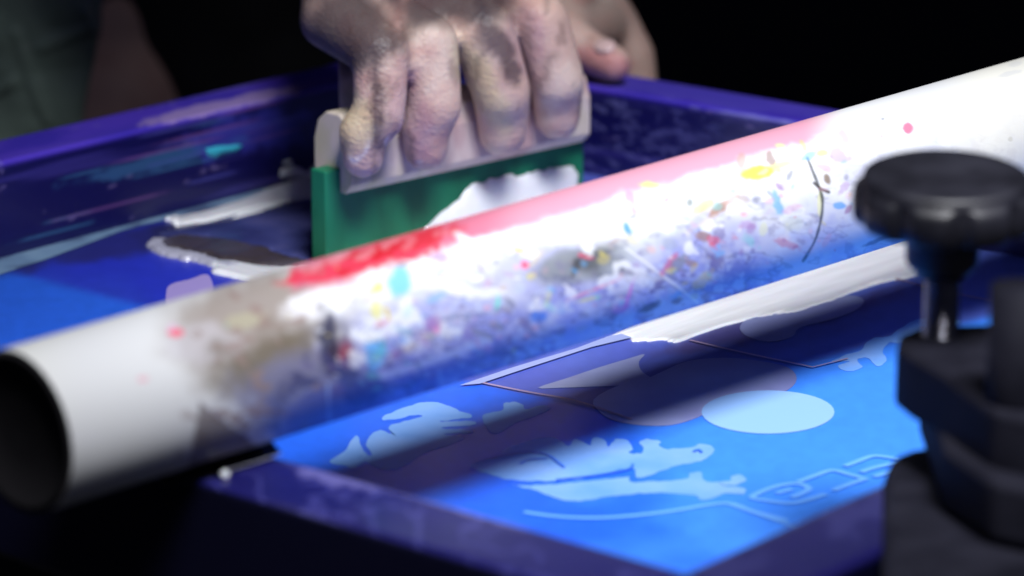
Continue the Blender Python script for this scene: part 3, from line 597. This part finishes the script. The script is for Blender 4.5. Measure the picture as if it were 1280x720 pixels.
cs = mixc(cs, (.08, .05, .06), np.maximum(blob(hx, hy, 470, 140, 9, 60, -4, .9, .04), blob(hx, hy, 625, 60, 12, 60, -25, .9, .04)) * fr * .85)  # dark gaps between the fingers: shade put into the skin colour
cs = mixc(cs, (.05, .035, .045), np.maximum(blob(hx, hy, 430, 25, 95, 80, 10, .7, .02), blob(hx, hy, 560, 0, 90, 38, 0, .7, .02)) * fr * .88)  # back of the hand darkened, its shade painted into the skin
cs = mixc(cs, (.09, .05, .045), sstep(.22, .34, fbm(hx * .06 + 4, hy * .022 + 3, 4)) * fr * .4)
cs = mixc(cs, (.85, .85, .86), sstep(.30, .38, fbm(hx * .05 + 40, hy * .05, 4)) * fr * sstep(150, 200, hy) * .6)
cs = mixc(cs, (.60, .20, .22), blob(hx, hy, 745, 78, 50, 18, 15, .5, .04) * (pv[:, 1] > 1.42) * hand * .6)
setcol(per, np.clip(cs, 0, 1))
# nail of the thumb
bm = bmesh.new(); nd = Vector(T0 - T1).normalized(); 
bmesh.ops.create_uvsphere(bm, u_segments=20, v_segments=12, radius=1)
zv = (Vector((0, -.55, .83))); zv = (zv - nd * zv.dot(nd)).normalized(); yv = zv.cross(nd)
Mx = Matrix((nd * .0058, yv * .0048, zv * .0022)).transposed().to_4x4(); Mx.translation = Vector(T0 * .72 + T1 * .28) + zv * .0080
bm.transform(Mx); nl = obj('thumbnail', bm, mat('nail', (.74, .52, .50), .25, coat=.4), per, True)
# clothes
def inflate(segs, dr): return [(p, q, a + dr, b + dr) for p, q, a, b in segs]
hem = []
for k in (-1, 1):
    o_ = np.array([.08 * k, 0, 0]); hem += chain([(hipc + o_ * 1.05 + UP * .07, .112), (hipc * .5 + ch * .5 + o_, .108), (ch + o_ * 1.05, .116), (ch + np.array([.13 * k, 0, .09]), .085)])
hem += [(hipc + np.array([-.08, 0, .07]), hipc + np.array([.08, 0, .07]), .112, .112), (ch + np.array([-.12, 0, .085]), ch + np.array([.12, 0, .085]), .09, .09), (shR, elbR * .75 + shR * .25, .072, .062), (shL, elbL * .75 + shL * .25, .072, .062), (ch + UP * .08, shR, .08, .07), (ch + UP * .08, shL, .08, .07)]
# hem hangs lower on the right hip of the picture
hem += chain([(hipc + np.array([.02, -.02, .06]), .11), (hipc + np.array([.06, -.03, -.03]), .10)]) + chain([(hipc + np.array([-.03, -.03, .06]), .10), (hipc + np.array([-.0, -.035, -.01]), .095)])
M_cloth = noisecol(mat('black_cloth', (.004, .004, .005), .9), [(.003, .003, .004), (.006, .006, .008)], 40, bump=.2)
sh = link('shirt', capsules(hem, .006, 6), M_cloth, per)
tr = []
for k in (-1, 1):
    o_ = np.array([.08 * k, 0, 0]); tr += chain([(hipc + o_ * 1.0 + UP * .02, .104), (hipc + o_ * 1.15 - UP * .08, .10), (hipc + o_ * 1.2 + np.array([0, .0, -.45]), .075), (hipc + o_ * 1.25 + np.array([0, .02, -.84]), .062)])
tr += [(hipc + np.array([-.08, 0, -.02]), hipc + np.array([.08, 0, -.02]), .105, .105)]
tro = link('trousers', capsules(tr, .006, 6), noisecol(mat('brown_cloth', (.3, .2, .18), .85), [(.46, .27, .24), (.58, .38, .34)], 30, bump=.2), per)

# ------------------------------------------------------------------ plastic sheet
YS = 1.62; ns = 60; Vv = []; Fc = []
def edge_r(v): return 128 - 26 * v          # right edge px from the top (0) to y=150 (1)
nz_ = 90
for j in range(nz_ + 1):
    v = -1.2 + 3.4 * j / nz_; yp = 150 * v; xr = 128 - 22 * v + (2.0 * math.sin(v * 5))
    for i in range(ns + 1):
        xp = xr + (-330) * (1 - i / ns)
        P = Py(xp, yp, YS); d_ = .006 * float(fbm(np.array([xp * .011 + 3]), np.array([yp * .013]), 3)[0])
        for (ax_, ay_, bx_, by_) in ((52, 60, 118, 33), (118, 33, 105, 10), (-10, 118, 18, 101), (60, 150, 20, 40)):
            e = np.array([bx_ - ax_, by_ - ay_]); t = np.clip(((xp - ax_) * e[0] + (yp - ay_) * e[1]) / (e @ e), 0, 1); dd = math.hypot(xp - ax_ - t * e[0], yp - ay_ - t * e[1])
            d_ += .0035 * math.exp(-(dd / 4) ** 2)
        Vv.append(P + np.array([0, -d_, 0]))
for j in range(nz_):
    for i in range(ns): Fc.append((j * (ns + 1) + i, j * (ns + 1) + i + 1, (j + 1) * (ns + 1) + i + 1, (j + 1) * (ns + 1) + i))
M_sheet = noisecol(mat('grey_green_plastic', (.1, .14, .12), .3, coat=.5), [(.12, .16, .15), (.26, .35, .30), (.34, .44, .38)], 9, lo=.3, hi=.7, bump=.1)
M_sheet.node_tree.nodes['Principled BSDF'].inputs['Alpha'].default_value = 1
sheet = raw('plastic_sheet', Vv, Fc, M_sheet, None, True); so = sheet.modifiers.new('t', 'SOLIDIFY'); so.thickness = .001
tag(sheet, 'creased grey green plastic sheet hanging behind the left rail', 'plastic sheet')

# ------------------------------------------------------------------ screen clamp with knob
KD = .95
kc = C0 + ray(1183, 217) / np.linalg.norm(ray(1183, 217)) * KD           # centre of the knob's top
cl = empty('clamp', 'black screen clamp with round scalloped knob and threaded bolt at the right', 'clamp', (kc[0], kc[1], HT))
def lathe(name, prof, centre, m, n=96, lobes=0, amp=0, tilt=0, parent=cl, smooth=True):
    Vv = []; Fc = []; rot = Matrix.Rotation(tilt, 3, 'X'); c_ = Vector(centre)
    for (r, z, lb) in prof:
        for k in range(n):
            t = 2 * math.pi * k / n; rr = r
            if lobes and lb: rr = r - amp * lb * (max(0, math.cos(lobes * t + .9)) ** 1.5)
            Vv.append(c_ + rot @ Vector((rr * math.cos(t), rr * math.sin(t), z)))
    for i in range(len(prof) - 1):
        for k in range(n): Fc.append((i * n + k, (i + 1) * n + k, (i + 1) * n + (k + 1) % n, i * n + (k + 1) % n))
    Fc.append(tuple(range(n))); Fc.append(tuple(range((len(prof) - 1) * n, len(prof) * n))[::-1])
    o = raw(name, Vv, Fc, m, None, smooth); bm = bmesh.new(); bm.from_mesh(o.data); bmesh.ops.recalc_face_normals(bm, faces=bm.faces); bm.to_mesh(o.data); bm.free()
    return adopt(o, parent)
r0 = .0262
prof = [(.0001, -.0006, 0), (.010, -.0005, 0), (.0195, -.0002, 0), (.0222, .0, 0), (.0234, -.0006, 0), (.0238, -.0016, 0), (.0240, -.0030, 0), (.0248, -.0034, .3), (r0 - .0006, -.0040, .8), (r0, -.0055, 1), (r0 + .0003, -.0085, 1), (r0, -.0125, 1), (r0 - .0012, -.0142, 1), (r0 - .004, -.0150, .6), (.0138, -.0156, 0), (.0112, -.0165, 0), (.0107, -.019, 0), (.0105, -.0262, 0), (.0098, -.0275, 0), (.0080, -.0280, 0), (.0076, -.0305, 0), (.004, -.0307, 0)]
lathe('knob', prof, kc, M_black, 160, 9, .0022, R(5))
bolt = []; zb0, zb1 = -.072, -.0285
nth = 150
for i in range(nth + 1):
    zz = zb0 + (zb1 - zb0) * i / nth; bolt.append((.0049 + .00035 * math.sin(2 * math.pi * zz / .0012), zz, 0))
lathe('bolt', bolt[::-1], kc, mat('dark_bolt', (.22, .22, .26), .25, metal=1), 40)
def prism(name, pxpts, ztop, zbot, m, bev=.004, taper=0):
    bm = bmesh.new(); top = [bm.verts.new(Pz(px, py, ztop)) for px, py in pxpts]; cen = sum((v.co for v in top), Vector()) / len(top)
    bot = []
    for v in top:
        w = v.co.copy(); w.z = zbot; d_ = (w - cen); d_.z = 0; w += d_ * taper; bot.append(bm.verts.new(w))
    bm.faces.new(top); bm.faces.new(bot[::-1])
    for i in range(len(top)):
        j = (i + 1) % len(top); bm.faces.new((top[j], top[i], bot[i], bot[j]))
    bmesh.ops.recalc_face_normals(bm, faces=bm.faces)
    o = obj(name, bm, m); adopt(o, cl); bv = o.modifiers.new('b', 'BEVEL'); bv.width = bev; bv.segments = 4; bv.limit_method = 'ANGLE'
    o.data.polygons.foreach_set('use_smooth', [True] * len(o.data.polygons)); wn = o.modifiers.new('w', 'WEIGHTED_NORMAL'); return o
zt = kc[2] - .048
prism('clamp_block', [(1121, 430), (1124, 416), (1150, 406), (1290, 402), (1430, 420), (1430, 545), (1290, 524), (1240, 512), (1205, 488), (1172, 462), (1140, 445)], zt, zt - .019, M_cast, .0025)
prism('clamp_arm', [(1150, 470), (1175, 455), (1430, 455), (1430, 640), (1240, 600), (1180, 560)], zt - .016, zt - .034, M_cast, .003)
prism('clamp_base', [(1103, 590), (1112, 566), (1140, 556), (1430, 545), (1430, 900), (1100, 900)], HT + .004, -.03, M_cast, .006)
def post(name, px, py, z0, z1, r, m):
    c_ = Pz(px, py, z0); lathe(name, [(r, z1 - z0, 0), (r, .0005, 0), (r * .98, 0, 0)], c_, m, 64)
post('post', 1272, 500, zt + .0002, zt + .032, .0085, M_cast)

# ------------------------------------------------------------------ light
def spot(name, loc, tgt, power, size, angle, blend, col=(1, 1, 1)):
    l = bpy.data.lights.new(name, 'SPOT'); l.energy = power; l.spot_size = R(angle); l.spot_blend = blend; l.shadow_soft_size = size; l.color = col
    o = bpy.data.objects.new(name, l); S.collection.objects.link(o); o.location = loc
    o.rotation_euler = (Vector(tgt) - Vector(loc)).to_track_quat('-Z', 'Y').to_euler(); return o
spot('work_lamp', (.27, .35, 1.25), (.08, 1.09, 0), 205, .25, 34, 1.0, (.95, .96, 1))
w = bpy.data.worlds.new('World'); S.world = w; w.use_nodes = True; w.node_tree.nodes['Background'].inputs['Color'].default_value = (.35, .4, .8, 1); w.node_tree.nodes['Background'].inputs['Strength'].default_value = .045
S.view_settings.view_transform = 'Standard'; S.view_settings.look = 'None'; S.view_settings.exposure = 0; S.view_settings.gamma = 1
S.render.engine = 'CYCLES'; S.cycles.use_denoising = True; S.cycles.max_bounces = 6
